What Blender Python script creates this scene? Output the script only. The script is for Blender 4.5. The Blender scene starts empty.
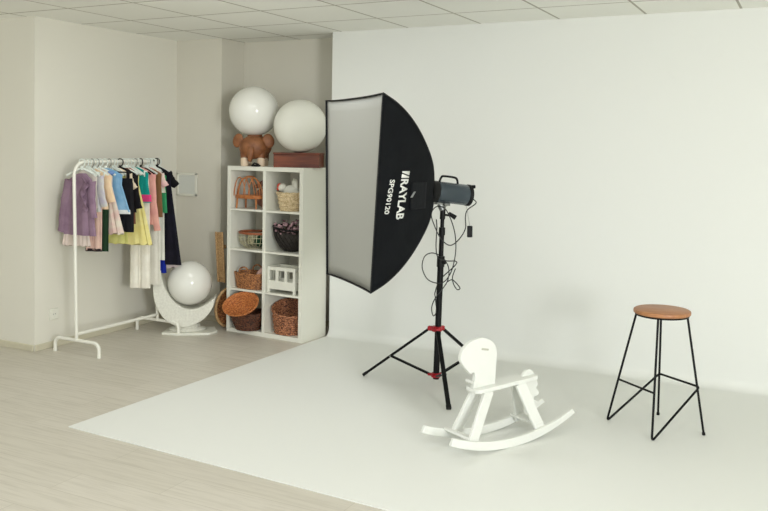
import bpy, math, random
from mathutils import Vector, Matrix, Euler
PI = math.pi
random.seed(7)
SC = bpy.context.scene
COL = SC.collection

# ------------------------------------------------------------------ helpers
def lin(c):
    out = []
    for v in c:
        v = v / 255.0
        out.append(v / 12.92 if v <= .04045 else ((v + .055) / 1.055) ** 2.4)
    return tuple(out) + (1.0,)

def mat(name, rgb, rough=.6, metal=0., noise=0., nscale=20., bump=0., bscale=60., rgb2=None, spec=.5, sheen=0., stretch=None):
    m = bpy.data.materials.new(name); m.use_nodes = True
    nt = m.node_tree; N = nt.nodes; L = nt.links
    b = N['Principled BSDF']
    b.inputs['Base Color'].default_value = lin(rgb)
    b.inputs['Roughness'].default_value = rough
    b.inputs['Metallic'].default_value = metal
    b.inputs['Specular IOR Level'].default_value = spec
    if sheen: b.inputs['Sheen Weight'].default_value = sheen
    tc = N.new('ShaderNodeTexCoord'); mp = N.new('ShaderNodeMapping')
    L.new(tc.outputs['Object'], mp.inputs['Vector'])
    if stretch: mp.inputs['Scale'].default_value = stretch
    if noise or rgb2:
        t = N.new('ShaderNodeTexNoise'); t.inputs['Scale'].default_value = nscale; t.inputs['Detail'].default_value = 5
        L.new(mp.outputs[0], t.inputs['Vector'])
        mx = N.new('ShaderNodeMix'); mx.data_type = 'RGBA'
        a = lin(rgb); c2 = lin(rgb2) if rgb2 else tuple(v * (1 - noise) for v in a[:3]) + (1,)
        mx.inputs[6].default_value = a; mx.inputs[7].default_value = c2
        rp = N.new('ShaderNodeMapRange'); rp.inputs[1].default_value = .35; rp.inputs[2].default_value = .65
        L.new(t.outputs['Fac'], rp.inputs[0]); L.new(rp.outputs[0], mx.inputs[0]); L.new(mx.outputs[2], b.inputs['Base Color'])
    if bump:
        t2 = N.new('ShaderNodeTexNoise'); t2.inputs['Scale'].default_value = bscale
        L.new(mp.outputs[0], t2.inputs['Vector'])
        bp = N.new('ShaderNodeBump'); bp.inputs['Strength'].default_value = bump; bp.inputs['Distance'].default_value = .01
        L.new(t2.outputs['Fac'], bp.inputs['Height']); L.new(bp.outputs[0], b.inputs['Normal'])
    return m

def weave_mat(name, rgb, rgb2, sc=60., bump=.6):
    """woven strands: crossing waves drive the colour of the strands and a bump"""
    m = bpy.data.materials.new(name); m.use_nodes = True
    nt = m.node_tree; N = nt.nodes; L = nt.links; b = N['Principled BSDF']; b.inputs['Roughness'].default_value = .6
    tc = N.new('ShaderNodeTexCoord')
    n = N.new('ShaderNodeTexNoise'); n.inputs['Scale'].default_value = sc * 1.2; n.inputs['Detail'].default_value = 1.5
    v = N.new('ShaderNodeTexVoronoi'); v.inputs['Scale'].default_value = sc
    mp = N.new('ShaderNodeMapping'); mp.inputs['Scale'].default_value = (1, 1, 2.2)
    L.new(tc.outputs['Object'], mp.inputs['Vector']); L.new(mp.outputs[0], n.inputs['Vector']); L.new(mp.outputs[0], v.inputs['Vector'])
    mx = N.new('ShaderNodeMix'); mx.data_type = 'RGBA'
    mx.inputs[6].default_value = lin(rgb); mx.inputs[7].default_value = lin(rgb2)
    mr = N.new('ShaderNodeMapRange'); mr.inputs[1].default_value = .42; mr.inputs[2].default_value = .6
    L.new(n.outputs['Fac'], mr.inputs[0]); L.new(mr.outputs[0], mx.inputs[0]); L.new(mx.outputs[2], b.inputs['Base Color'])
    bp = N.new('ShaderNodeBump'); bp.inputs['Strength'].default_value = bump; bp.inputs['Distance'].default_value = .006
    L.new(v.outputs['Distance'], bp.inputs['Height']); L.new(bp.outputs[0], b.inputs['Normal'])
    return m

class MB:
    """collects shapes for ONE mesh"""
    def __init__(s): s.v = []; s.f = []
    def add(s, vs, fs):
        o = len(s.v); s.v += [tuple(p) for p in vs]; s.f += [tuple(i + o for i in f) for f in fs]; return s
    def box(s, c, size, rot=None, bev=0.):
        x, y, z = [d / 2 for d in size]; b = min(bev, x * .9, y * .9, z * .9)
        if b <= 0:
            vs = [Vector((sx * x, sy * y, sz * z)) for sx in (-1, 1) for sy in (-1, 1) for sz in (-1, 1)]
            fs = [(0, 1, 3, 2), (4, 6, 7, 5), (0, 4, 5, 1), (2, 3, 7, 6), (0, 2, 6, 4), (1, 5, 7, 3)]
        else:
            vs = []; idx = {}
            for sx in (-1, 1):
                for sy in (-1, 1):
                    for sz in (-1, 1):
                        for ax in range(3):
                            p = [sx * x, sy * y, sz * z]
                            for k in range(3):
                                if k != ax: p[k] -= (sx, sy, sz)[k] * b
                            idx[(sx, sy, sz, ax)] = len(vs); vs.append(Vector(p))
            fs = []
            S = ((-1, -1), (1, -1), (1, 1), (-1, 1))
            def key(ax, sa, pb, pc, which):
                k = [0, 0, 0]; k[ax] = sa; k[(ax + 1) % 3] = pb; k[(ax + 2) % 3] = pc
                return idx[(k[0], k[1], k[2], which)]
            for ax in range(3):
                for sa in (-1, 1):
                    q = [key(ax, sa, a, c2, ax) for a, c2 in S]
                    fs.append(tuple(q if sa > 0 else q[::-1]))
                o1, o2 = (ax + 1) % 3, (ax + 2) % 3
                for a, c2 in S:
                    fs.append((key(ax, -1, a, c2, o1), key(ax, 1, a, c2, o1), key(ax, 1, a, c2, o2), key(ax, -1, a, c2, o2))[::(1 if a * c2 > 0 else -1)])
            for sx in (-1, 1):
                for sy in (-1, 1):
                    for sz in (-1, 1):
                        t = (idx[(sx, sy, sz, 0)], idx[(sx, sy, sz, 1)], idx[(sx, sy, sz, 2)])
                        fs.append(t if sx * sy * sz > 0 else t[::-1])
        R = rot.to_3x3() if rot is not None else Matrix.Identity(3); c = Vector(c)
        return s.add([c + R @ p for p in vs], fs)
    def tube(s, pts, r, n=10, closed=False, flat=None):
        """round tube along points; r may be a list of radii"""
        pts = [Vector(p) for p in pts]; m = len(pts); rs = r if isinstance(r, (list, tuple)) else [r] * m
        tang = []
        for i in range(m):
            a = pts[(i - 1) % m] if (closed or i > 0) else pts[i]; b = pts[(i + 1) % m] if (closed or i < m - 1) else pts[i]
            tang.append((b - a).normalized())
        up = Vector((0, 0, 1)) if abs(tang[0].z) < .9 else Vector((0, 1, 0))
        u = tang[0].cross(up).normalized(); vs = []
        for i in range(m):
            u = (u - tang[i] * u.dot(tang[i])).normalized(); w = tang[i].cross(u)
            for k in range(n):
                a = 2 * PI * k / n
                vs.append(pts[i] + (u * math.cos(a) + w * math.sin(a)) * rs[i])
        fs = []
        for i in range(m if closed else m - 1):
            j = (i + 1) % m
            for k in range(n):
                fs.append((i * n + k, i * n + (k + 1) % n, j * n + (k + 1) % n, j * n + k))
        if not closed: fs += [tuple(range(n))[::-1], tuple((m - 1) * n + k for k in range(n))]
        return s.add(vs, fs)
    def lathe(s, prof, c=(0, 0, 0), n=40, sx=1., sy=1., wob=None, M=None):
        vs = []; c = Vector(c)
        for (r, z) in prof:
            for k in range(n):
                a = 2 * PI * k / n; q = Vector((r * sx * math.cos(a), r * sy * math.sin(a), z))
                if wob: q = wob(q, a)
                if M is not None: q = M @ q
                vs.append(c + q)
        fs = []
        for i in range(len(prof) - 1):
            for k in range(n):
                fs.append((i * n + k, i * n + (k + 1) % n, (i + 1) * n + (k + 1) % n, (i + 1) * n + k))
        fs.append(tuple(range(n))[::-1]); fs.append(tuple((len(prof) - 1) * n + k for k in range(n)))
        return s.add(vs, fs)
    def ball(s, c, r, n=48, m=24, sc=(1, 1, 1), M=None, warp=None):
        vs = []; fs = []; c = Vector(c)
        for i in range(m + 1):
            t = PI * i / m
            for k in range(n):
                a = 2 * PI * k / n
                q = Vector((math.sin(t) * math.cos(a) * sc[0], math.sin(t) * math.sin(a) * sc[1], -math.cos(t) * sc[2])) * r
                if warp: q = warp(q)
                if M is not None: q = M @ q
                vs.append(c + q)
        for i in range(m):
            for k in range(n):
                fs.append((i * n + k, i * n + (k + 1) % n, (i + 1) * n + (k + 1) % n, (i + 1) * n + k))
        return s.add(vs, fs)
    def prism(s, poly, t, F):
        """polygon (u,v) extruded by +-t/2; F maps (u,v,w) to a point"""
        n = len(poly)
        vs = [F(u, v, -t / 2) for u, v in poly] + [F(u, v, t / 2) for u, v in poly]
        fs = [tuple(range(n))[::-1], tuple(range(n, 2 * n))] + [(i, (i + 1) % n, n + (i + 1) % n, n + i) for i in range(n)]
        return s.add(vs, fs)
    def grid(s, fn, nu, nv):
        vs = [fn(i / nu, j / nv) for j in range(nv + 1) for i in range(nu + 1)]
        fs = [(j * (nu + 1) + i, j * (nu + 1) + i + 1, (j + 1) * (nu + 1) + i + 1, (j + 1) * (nu + 1) + i) for j in range(nv) for i in range(nu)]
        return s.add(vs, fs)

def obj(name, mb, m, parent=None, ang=40, world=False, solid=0, weld=True, bevel=0):
    """links the collected shapes as ONE mesh object; with world=True coordinates are world ones even under a parent"""
    me = bpy.data.meshes.new(name); vs = mb.v
    if parent is not None and world:
        I = chain(parent).inverted(); vs = [tuple(I @ Vector(v)) for v in vs]
    me.from_pydata(vs, [], mb.f); me.validate(); me.update()
    import bmesh
    bm = bmesh.new(); bm.from_mesh(me)
    if weld: bmesh.ops.remove_doubles(bm, verts=bm.verts, dist=1e-5)
    bmesh.ops.recalc_face_normals(bm, faces=bm.faces); bm.to_mesh(me); bm.free()
    me.shade_smooth(); me.set_sharp_from_angle(angle=math.radians(ang))
    me.materials.append(m)
    o = bpy.data.objects.new(name, me); COL.objects.link(o)
    if parent is not None: o.parent = parent
    if bevel:
        md = o.modifiers.new('bevel', 'BEVEL'); md.width = bevel; md.segments = 2; md.limit_method = 'ANGLE'
    if solid:
        md = o.modifiers.new('solid', 'SOLIDIFY'); md.thickness = solid; md.offset = 0
    return o
def chain(o):
    M = o.matrix_basis.copy()
    while o.parent: o = o.parent; M = o.matrix_basis @ M
    return M
def tag(o, label, cat, group=None):
    o['label'] = label; o['category'] = cat
    if group: o['group'] = group
    return o
def thing(name, label, cat, loc=(0, 0, 0), rz=0., group=None):
    o = bpy.data.objects.new(name, None); COL.objects.link(o); o.empty_display_size = .05
    o.location = loc; o.rotation_euler = (0, 0, rz); return tag(o, label, cat, group)
def struct(name, mb, m, **k):
    o = obj(name, mb, m, **k); o['kind'] = 'structure'; return o
def smooth(pts, k=6, closed=False):
    """Catmull-Rom through the points"""
    P = [Vector(p) for p in pts]; n = len(P); out = []
    for i in range(n if closed else n - 1):
        a = P[(i - 1) % n] if (closed or i > 0) else P[0]; b = P[i]; c = P[(i + 1) % n]; d = P[(i + 2) % n] if (closed or i < n - 2) else P[-1]
        for j in range(k):
            t = j / k
            out.append(.5 * ((2 * b) + (c - a) * t + (2 * a - 5 * b + 4 * c - d) * t * t + (3 * b - a - 3 * c + d) * t ** 3))
    if not closed: out.append(P[-1])
    return out

# ------------------------------------------------------------------ camera (a shifted lens, level view)
f_, cy_, pi_, ro_, ya_, h_ = 838.15, 176.25, -.0353, .0145, .475, 1.5756
c, s = math.cos(ya_), math.sin(ya_)
fwd = Vector((-s, c, 0)); rgt = Vector((c, s, 0)); upv = Vector((0, 0, 1))
fw = fwd * math.cos(pi_) + upv * math.sin(pi_); u2 = upv * math.cos(pi_) - fwd * math.sin(pi_)
r3 = rgt * math.cos(ro_) + u2 * math.sin(ro_); u3 = u2 * math.cos(ro_) - rgt * math.sin(ro_)
cam = bpy.data.cameras.new('camera'); co = bpy.data.objects.new('camera', cam); COL.objects.link(co)
co.matrix_world = Matrix(((r3.x, u3.x, -fw.x, 0), (r3.y, u3.y, -fw.y, 0), (r3.z, u3.z, -fw.z, h_), (0, 0, 0, 1)))
cam.sensor_width = 36; cam.lens = f_ * 36 / 768; cam.shift_y = -(255.5 - cy_) / 768
SC.camera = co

# ------------------------------------------------------------------ materials
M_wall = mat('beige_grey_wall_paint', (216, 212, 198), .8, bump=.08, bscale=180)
M_wall_lit = mat('wall_paint_lit_side', (228, 225, 212), .8, bump=.08, bscale=180)  # same paint as the beige walls, lightened as the side facing the light
M_cyc = mat('white_studio_paint', (233, 234, 228), .55, bump=.03, bscale=40)
M_base = mat('cream_baseboard', (205, 199, 176), .5)
M_white = mat('white_lacquer', (232, 231, 218), .4)
M_whitemetal = mat('white_powder_coat', (238, 236, 224), .35)
M_horse = mat('bright_white_paint', (232, 233, 226), .5)
M_cut = mat('bare_plywood_edge', (186, 176, 150), .7)
M_black = mat('black_metal', (12, 12, 13), .45, spec=.2)
M_blackplastic = mat('black_plastic', (13, 13, 14), .5, spec=.25)
M_fabric = mat('black_softbox_nylon', (20, 22, 25), .8, spec=.12, bump=.45, bscale=14, noise=.2, nscale=8)
M_rim = mat('black_piping', (18, 18, 19), .6)
M_red = mat('red_plastic', (165, 16, 32), .45)
M_head = mat('dark_grey_metal_housing', (76, 86, 94), .24, .6)
M_alloy = mat('grey_alloy', (150, 152, 150), .35, .6)
M_print = mat('white_print', (238, 238, 232), .6)
M_diff = mat('white_diffusion_cloth', (170, 170, 163), .8, bump=.08, bscale=9, stretch=(1, 1, .3))
M_wood = mat('oiled_wood', (186, 132, 88), .45, rgb2=(166, 110, 70), nscale=9, stretch=(1, 8, 1))
M_dkwood = mat('red_brown_wood', (126, 62, 32), .4, rgb2=(90, 40, 20), nscale=5, stretch=(1, 6, 8))
M_globe = mat('milky_glossy_plastic', (236, 235, 226), .1)
M_globe2 = mat('matt_white_plastic', (234, 233, 221), .4)
M_eleph = mat('carved_brown_wood', (146, 94, 56), .55, rgb2=(118, 70, 38), nscale=18)
M_cream = mat('cream_paint', (222, 200, 172), .5)

def floor_mat():
    m = bpy.data.materials.new('whitewashed_plank_floor'); m.use_nodes = True
    nt = m.node_tree; N = nt.nodes; L = nt.links; b = N['Principled BSDF']
    tc = N.new('ShaderNodeTexCoord')
    br = N.new('ShaderNodeTexBrick'); br.offset = .37; br.inputs['Scale'].default_value = 1
    br.inputs['Brick Width'].default_value = 1.29; br.inputs['Row Height'].default_value = .19
    br.inputs['Mortar Size'].default_value = .0016; br.inputs['Mortar Smooth'].default_value = .3; br.inputs['Bias'].default_value = 0
    br.inputs['Color1'].default_value = lin((212, 206, 193)); br.inputs['Color2'].default_value = lin((206, 200, 186)); br.inputs['Mortar'].default_value = lin((184, 177, 162))
    L.new(tc.outputs['Object'], br.inputs['Vector'])
    mp = N.new('ShaderNodeMapping'); mp.inputs['Scale'].default_value = (1.3, 22, 1); L.new(tc.outputs['Object'], mp.inputs['Vector'])
    n = N.new('ShaderNodeTexNoise'); n.inputs['Scale'].default_value = 2.2; n.inputs['Detail'].default_value = 7; n.inputs['Roughness'].default_value = .65
    L.new(mp.outputs[0], n.inputs['Vector'])
    mr = N.new('ShaderNodeMapRange'); mr.inputs[1].default_value = .45; mr.inputs[2].default_value = .68; mr.inputs[3].default_value = .0; mr.inputs[4].default_value = .6
    L.new(n.outputs['Fac'], mr.inputs[0])
    mx = N.new('ShaderNodeMix'); mx.data_type = 'RGBA'; mx.blend_type = 'MIX'; mx.inputs[7].default_value = lin((184, 177, 162))
    L.new(mr.outputs[0], mx.inputs[0]); L.new(br.outputs['Color'], mx.inputs[6]); L.new(mx.outputs[2], b.inputs['Base Color'])
    b.inputs['Roughness'].default_value = .42
    bp = N.new('ShaderNodeBump'); bp.inputs['Strength'].default_value = .12; bp.inputs['Distance'].default_value = .002
    L.new(n.outputs['Fac'], bp.inputs['Height']); L.new(bp.outputs[0], b.inputs['Normal'])
    return m
def ceil_mat():
    m = bpy.data.materials.new('mineral_fibre_tile'); m.use_nodes = True
    nt = m.node_tree; N = nt.nodes; L = nt.links; b = N['Principled BSDF']; b.inputs['Roughness'].default_value = .9
    tc = N.new('ShaderNodeTexCoord'); mp = N.new('ShaderNodeMapping'); mp.inputs['Location'].default_value = (3.457 + 6.0, -6.0085 + 12.0, 0)
    L.new(tc.outputs['Object'], mp.inputs['Vector'])
    br = N.new('ShaderNodeTexBrick'); br.offset = 0; br.inputs['Scale'].default_value = 1
    br.inputs['Brick Width'].default_value = .6; br.inputs['Row Height'].default_value = .6; br.inputs['Mortar Size'].default_value = .009; br.inputs['Mortar Smooth'].default_value = .2
    br.inputs['Color1'].default_value = lin((250, 250, 243)); br.inputs['Color2'].default_value = lin((246, 246, 238)); br.inputs['Mortar'].default_value = lin((182, 178, 164))
    L.new(mp.outputs[0], br.inputs['Vector']); L.new(br.outputs['Color'], b.inputs['Base Color'])
    n = N.new('ShaderNodeTexNoise'); n.inputs['Scale'].default_value = 60; n.inputs['Detail'].default_value = 4
    L.new(tc.outputs['Object'], n.inputs['Vector'])
    bp = N.new('ShaderNodeBump'); bp.inputs['Strength'].default_value = .15; bp.inputs['Distance'].default_value = .004
    L.new(n.outputs['Fac'], bp.inputs['Height']); L.new(bp.outputs[0], b.inputs['Normal'])
    return m

# ------------------------------------------------------------------ room shell
H = 2.5057; XL = -5.172; YC = 4.36; YA = 5.92; XA = -4.665; YB = 6.245; XE = -3.54; YW = 5.93
fl = MB().box((-.9, 1.6, -.05), (11.4, 9.6, .1)); struct('floor', fl, floor_mat())
# suspended ceiling of square tiles
struct('ceiling', MB().box((-1.4, 2.9, H + .02), (11.6, 7.0, .04)), ceil_mat())
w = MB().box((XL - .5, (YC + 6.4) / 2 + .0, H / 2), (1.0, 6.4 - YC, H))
struct('wall_left', w, M_wall_lit)
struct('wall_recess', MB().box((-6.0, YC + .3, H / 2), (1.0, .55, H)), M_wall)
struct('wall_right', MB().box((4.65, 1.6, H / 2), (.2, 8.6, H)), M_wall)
struct('wall_far_blocker', MB().box((-6.5, 1.2, H / 2), (.2, 7.0, H)), M_wall)  # unseen wall, added to keep sky light off the recess
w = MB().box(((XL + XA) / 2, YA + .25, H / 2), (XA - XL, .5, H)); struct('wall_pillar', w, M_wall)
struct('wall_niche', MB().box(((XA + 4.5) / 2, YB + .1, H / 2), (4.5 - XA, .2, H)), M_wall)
# studio cove: wall, small fillet and painted floor board in one continuous surface
prof = []; rr = .07; zt = .006
yf = 3.0
poly = [(YW + .12, H), (YW, H)] + [(YW - rr + rr * math.cos(a), zt + rr - rr * math.sin(a)) for a in [PI / 2 * k / 8 for k in range(9)]]
cw = MB()
ring = poly + [(YW - rr, 0.0005), (YW + .12, 0.0005)]
nn = len(ring)
cw.add([(XE, y, z) for y, z in ring] + [(4.5, y, z) for y, z in ring],
       [tuple(range(nn)), tuple(range(nn, 2 * nn))[::-1]] + [(i, (i + 1) % nn, nn + (i + 1) % nn, nn + i) for i in range(nn)])
struct('wall_back', cw, M_cyc, ang=30)
fb = MB(); q = [(-3.628, 3.285), (4.5, 2.92), (4.5, YW - rr), (-3.545, YW - rr)]
fb.add([(x, y, .0006) for x, y in q] + [(x, y, zt) for x, y in q], [(0, 1, 2, 3)[::-1], (4, 5, 6, 7)] + [(i, (i + 1) % 4, 4 + (i + 1) % 4, 4 + i) for i in range(4)])
struct('floor_studio', fb, M_cyc)
bz = .048
struct('baseboard_left', MB().box((XL + .006, (YC + YA) / 2, bz / 2), (.012, YA - YC, bz), bev=.003), M_base)
struct('baseboard_recess', MB().box((XL - .63, YC - .006, bz / 2), (1.25, .012, bz), bev=.003), M_base)
struct('baseboard_pillar', MB().box(((XL + XA) / 2, YA - .006, bz / 2), (XA - XL, .012, bz), bev=.003), M_base)
struct('baseboard_side', MB().box((XA + .006, (YA + YB) / 2, bz / 2), (.012, YB - YA, bz), bev=.003), M_base)
struct('baseboard_niche', MB().box(((XA + XE) / 2, YB - .006, bz / 2), (XE - XA, .012, bz), bev=.003), M_base)

# access panel on the short wall, socket on the left wall
t = thing('access_panel', 'small square white access panel set in the wall right of the clothes', 'panel', (-5.04, YA, 1.21))
pm = MB()
for a in (-1, 1):
    pm.box((a * .103, -.008, 0), (.02, .016, .205), bev=.003); pm.box((0, -.008, a * .094), (.226, .016, .02), bev=.003)
obj('panel_frame', pm, M_white, t)
obj('panel_door', MB().box((0, -.005, 0), (.19, .008, .17), bev=.002), mat('grey_white_panel', (214, 216, 208), .5), t)
t = thing('wall_socket', 'white wall socket low on the wall behind the rack', 'socket', (XL, 4.535, .255))
obj('socket_plate', MB().box((.006, 0, 0), (.012, .085, .085), bev=.004), M_white, t)
sk = MB()
M90 = Matrix.Rotation(PI / 2, 4, 'Y')
sk.lathe([(.0, .012), (.021, .012), (.021, .015), (.018, .015), (.017, .0125), (0, .0125)], n=24, M=M90)
so = obj('socket_well', sk, M_white, t)
obj('socket_hole', MB().tube([(.0125, -.008, 0), (.014, -.008, 0)], .003, 8).tube([(.0125, .008, 0), (.014, .008, 0)], .003, 8), M_black, so)

# ------------------------------------------------------------------ clothes rack
RX = -4.84; Y1, Y2 = 4.46, 5.32; ZR = 1.43
t = thing('clothes_rack', 'white metal clothes rack carrying the row of small garments', 'clothes rack', (RX, (Y1 + Y2) / 2, 0))
L_ = (Y2 - Y1) / 2
pts = [(0, -L_, .1), (0, -L_, 1.30)] + [(0, -L_ + .1 - .1 * math.cos(a), 1.33 + .1 * math.sin(a)) for a in [PI / 2 * k / 7 for k in range(8)]]
pts += [(0, L_ - .1 + .1 * math.sin(a), 1.33 + .1 * math.cos(a)) for a in [PI / 2 * k / 7 for k in range(8)]] + [(0, L_, 1.30), (0, L_, .1)]
pts = [(x, y - .03 * z / 1.43, z) for x, y, z in pts]
obj('upright_frame', MB().tube(pts, .0125, 12), M_whitemetal, t)
obj('lower_rail', MB().tube([(0, -L_, .15), (0, L_, .15)], .0125, 12), M_whitemetal, t)
for sy in (-1, 1):
    r = .05; a0 = [PI / 2 * k / 6 for k in range(7)]
    pts = [(-.225, sy * L_, .004), (-.225, sy * L_, .055)] + [(-.225 + r - r * math.cos(a), sy * L_, .055 + r * math.sin(a)) for a in a0]
    pts += [(.225 - r + r * math.sin(a), sy * L_, .055 + r * math.cos(a)) for a in a0] + [(.225, sy * L_, .004)]
    fo = obj('foot_bar', MB().tube(pts, .0135, 12), M_whitemetal, t)
    for sx in (-1, 1): obj('foot_cap', MB().tube([(sx * .225, sy * L_, .0), (sx * .225, sy * L_, .02)], .0155, 12), M_white, fo)

# ------------------------------------------------------------------ clothes
def shell(mb, prof, y0=0., folds=6, amp=.006, seed=0, nseg=44, frill=0.):
    """hanging cloth: prof = (z, x_left, x_right, half_thickness), from top to bottom"""
    rnd = random.Random(seed); ph = rnd.random() * 6; ph2 = rnd.random() * 6
    P = []
    for i in range(len(prof) - 1):
        for k in range(5):
            q = k / 5; P.append([a + (b - a) * q for a, b in zip(prof[i], prof[i + 1])])
    P.append(list(prof[-1])); n = nseg; vs = []
    zt, zb = P[0][0], P[-1][0]
    for (z, xl, xr, th) in P:
        g = (zt - z) / max(1e-4, zt - zb); A = amp * (.15 + .85 * g)
        for k in range(n):
            a = 2 * PI * k / n; cx = (xl + xr) / 2; w = (xr - xl) / 2
            ca, sa = math.cos(a), math.sin(a)
            x = cx + w * (abs(ca) ** .8) * (1 if ca > 0 else -1); u = ca
            fo = A * (math.sin(folds * u * 2.2 + ph + g * 1.1) + .5 * math.sin(folds * u * 4.1 + ph2 - g * 2))
            zz = z + (frill * math.sin(a * 12 + ph) if g > .97 else 0)
            vs.append((x, y0 + th * sa + fo, zz))
    fs = []
    for i in range(len(P) - 1):
        for k in range(n):
            fs.append((i * n + k, i * n + (k + 1) % n, (i + 1) * n + (k + 1) % n, (i + 1) * n + k))
    fs += [tuple(range(n)), tuple((len(P) - 1) * n + k for k in range(n))[::-1]]
    return mb.add(vs, fs)
def sleeve(mb, a, b, ra, rb, flat=.5, seed=0):
    """flattened tapering tube from shoulder a to cuff b"""
    a, b = Vector(a), Vector(b); n = 16; m = 8; vs = []; d = (b - a).normalized(); sd = Vector((0, 1, 0)); u = d.cross(sd).normalized()
    rnd = random.Random(seed)
    for i in range(m + 1):
        q = i / m; c0 = a.lerp(b, q); c0 = c0 + u * (-.012 * math.sin(q * PI)); r = ra + (rb - ra) * q; r *= 1 + .08 * math.sin(i * 2.3 + seed)
        for k in range(n):
            an = 2 * PI * k / n; vs.append(c0 + u * math.cos(an) * r + sd * math.sin(an) * r * flat)
    fs = [(i * n + k, i * n + (k + 1) % n, (i + 1) * n + (k + 1) % n, (i + 1) * n + k) for i in range(m) for k in range(n)]
    fs += [tuple(range(n))[::-1], tuple(m * n + k for k in range(n))]
    return mb.add(vs, fs)

def cloth(name, rgb, rgb2=None, ns=14, rough=.85):
    return mat(name, rgb, rough, rgb2=rgb2, nscale=ns, noise=.12, bump=.25, bscale=90, spec=.2, sheen=.0)

def hanger(y, rx, label, m, half=.15):
    half = min(half, .115)
    """hook over the rail and two sloping arms; bottom bar"""
    t = thing('clothes_hanger', label, 'hanger', (RX, y, ZR), rx, 'hangers on the clothes rack')
    hk = [(.0, 0, -.075), (.0, 0, -.045)] + [(.0 + .0215 * math.sin(a), 0, -.0 + .0215 * -math.cos(a)) for a in [PI * .0 + PI * 1.5 * k / 9 for k in range(10)]]
    hk = [(0, 0, -.055), (0, 0, -.045), (.012, 0, -.032), (.0225, 0, -.012), (.0185, 0, .012), (.0, 0, .0215), (-.0165, 0, .014), (-.021, 0, -.002)]
    obj('hook', MB().tube(smooth(hk, 4), .004, 6), HW if m is not M_black else M_black, t)
    arm = [(-half, 0, -.102), (-half * .8, 0, -.088), (-.03, 0, -.058), (0, 0, -.048), (.03, 0, -.058), (half * .8, 0, -.088), (half, 0, -.102)]
    obj('arms', MB().tube(smooth(arm, 3), .0085, 8).tube([(0, 0, -.03), (0, 0, -.06)], .009, 10), m, t)
    return t
HW = mat('white_hanger_plastic', (226, 232, 224), .35)

def zy(py): return 1.5 - (py - 152.5) / 127.5      # height for a picture row near the rail
# (name, category, label, y, rot, colour, colour2, parts...)  shapes are in metres about the rail; x grows towards the room
def top(bm, zt, zb, wl, wr, th=.02, flare=0., seed=0, folds=5, amp=.005, frill=0):
    sh = .72
    return shell(bm, [(zt + .005, -.035, .035, th * .6), (zt - .012, -wl * .55, wr * .55, th * .8), (zt - .045, -wl * .93, wr * .93, th), (zt - .12, -wl * .9, wr * .9, th), (zb, -wl - flare, wr + flare, th * 1.05)], seed=seed, folds=folds, amp=amp, frill=frill)
ZS = ZR - .055; GR = .26
def garment(name, cat, label, y, rot=0.):
    rot = rot + (GR if y > 4.56 else 0) + .05 * math.sin(y * 97)
    g = thing(name, label, cat, (RX, y, 0), rot, 'small garments on the clothes rack'); return g
def hang(y, rot, what, black=False, half=.13):
    rot = rot + (GR if y > 4.56 else 0)
    hanger(y, rot + .35 * math.sin(y * 211), ('black' if black else 'white') + ' hanger holding the ' + what, M_black if black else HW, half)

# 1 mauve coat
g = garment('coat', 'coat', 'mauve child coat with a ruffled front, nearest on the rack', 4.512, .05)
mv = cloth('mauve_wool', (150, 124, 142), (136, 110, 130))
ZC = ZS - .035
obj('coat_body', top(MB(), ZC, zy(231), .15, .105, .022, .035, 1, 5, .008), mv, g)
obj('sleeve', sleeve(MB(), (-.125, 0, ZC - .05), (-.205, -.005, zy(229)), .05, .04, .5, 1), mv, g)
obj('sleeve', sleeve(MB(), (.09, 0, ZC - .055), (.125, -.01, zy(214)), .042, .032, .5, 2), mv, g)
rf = MB(); z0 = ZC - .02
def ruff(u, v):
    z = z0 - v * .24; return (.025 + .02 * math.sin(v * 9) + u * .05, -.034 - .012 * math.sin(v * 26) * u - .01 * u, z - u * .02)
obj('ruffle', rf.grid(ruff, 4, 30), mv, g, solid=.003)
hang(4.505, .05, 'mauve coat', half=.125)
# 2 white lace dress under coat hem
g = garment('dress', 'dress', 'white lace dress showing below the hem of the mauve coat', 4.552, .1)
obj('bodice', top(MB(), ZS - .01, zy(205), .12, .10, .015, 0, 5), cloth('ivory_cotton', (226, 218, 206)), g)
obj('skirt', shell(MB(), [(zy(203), -.12, .10, .014), (zy(231), -.20, .02, .016), (zy(242), -.215, .035, .018)], seed=6, folds=9, amp=.006, frill=.006), cloth('ivory_lace', (230, 214, 204), (215, 200, 190)), g)
hang(4.552, .1, 'white lace dress')
# generic list
def simple(name, cat, label, what, y, rgb, rgb2, zt, zb, wl, wr, th=.012, flare=0., arms=None, rot=0., folds=6, amp=.004, band=None, black=False, frill=0, pname=None, collar=None, xo=0):
    g = garment(name, cat, label, y, rot)
    seed = int(y * 1000)
    mt = cloth(what.replace(' ', '_') + '_cloth', rgb, rgb2)
    bm = top(MB(), zt, zb, wl, wr, th, flare, seed, folds, amp, frill)
    obj(pname or 'body', bm, mt, g)
    if arms:
        for (x, z, x2, z2, r1, r2) in arms: obj('sleeve', sleeve(MB(), (x, 0, z), (x2, -.004, z2), r1, r2, .35, seed), mt, g)
    if band:
        z1, z2, rgbb = band
        obj('hem_band', shell(MB(), [(z1, -wl - flare * .9 - .003, wr + flare * .9 + .003, th * 1.15 + .001), (z2, -wl - flare - .004, wr + flare + .004, th * 1.2 + .001)], seed=seed, folds=folds, amp=amp), cloth(what.replace(' ', '_') + '_band', rgbb), g)
    if collar: obj('collar', shell(MB(), [(zt + .018, -.035, .035, th), (zt - .02, -.06, .07, th * 1.5)], seed=seed), cloth(what.replace(' ', '_') + '_collar', collar), g)
    hang(y, rot, what, black)
    return g
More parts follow.
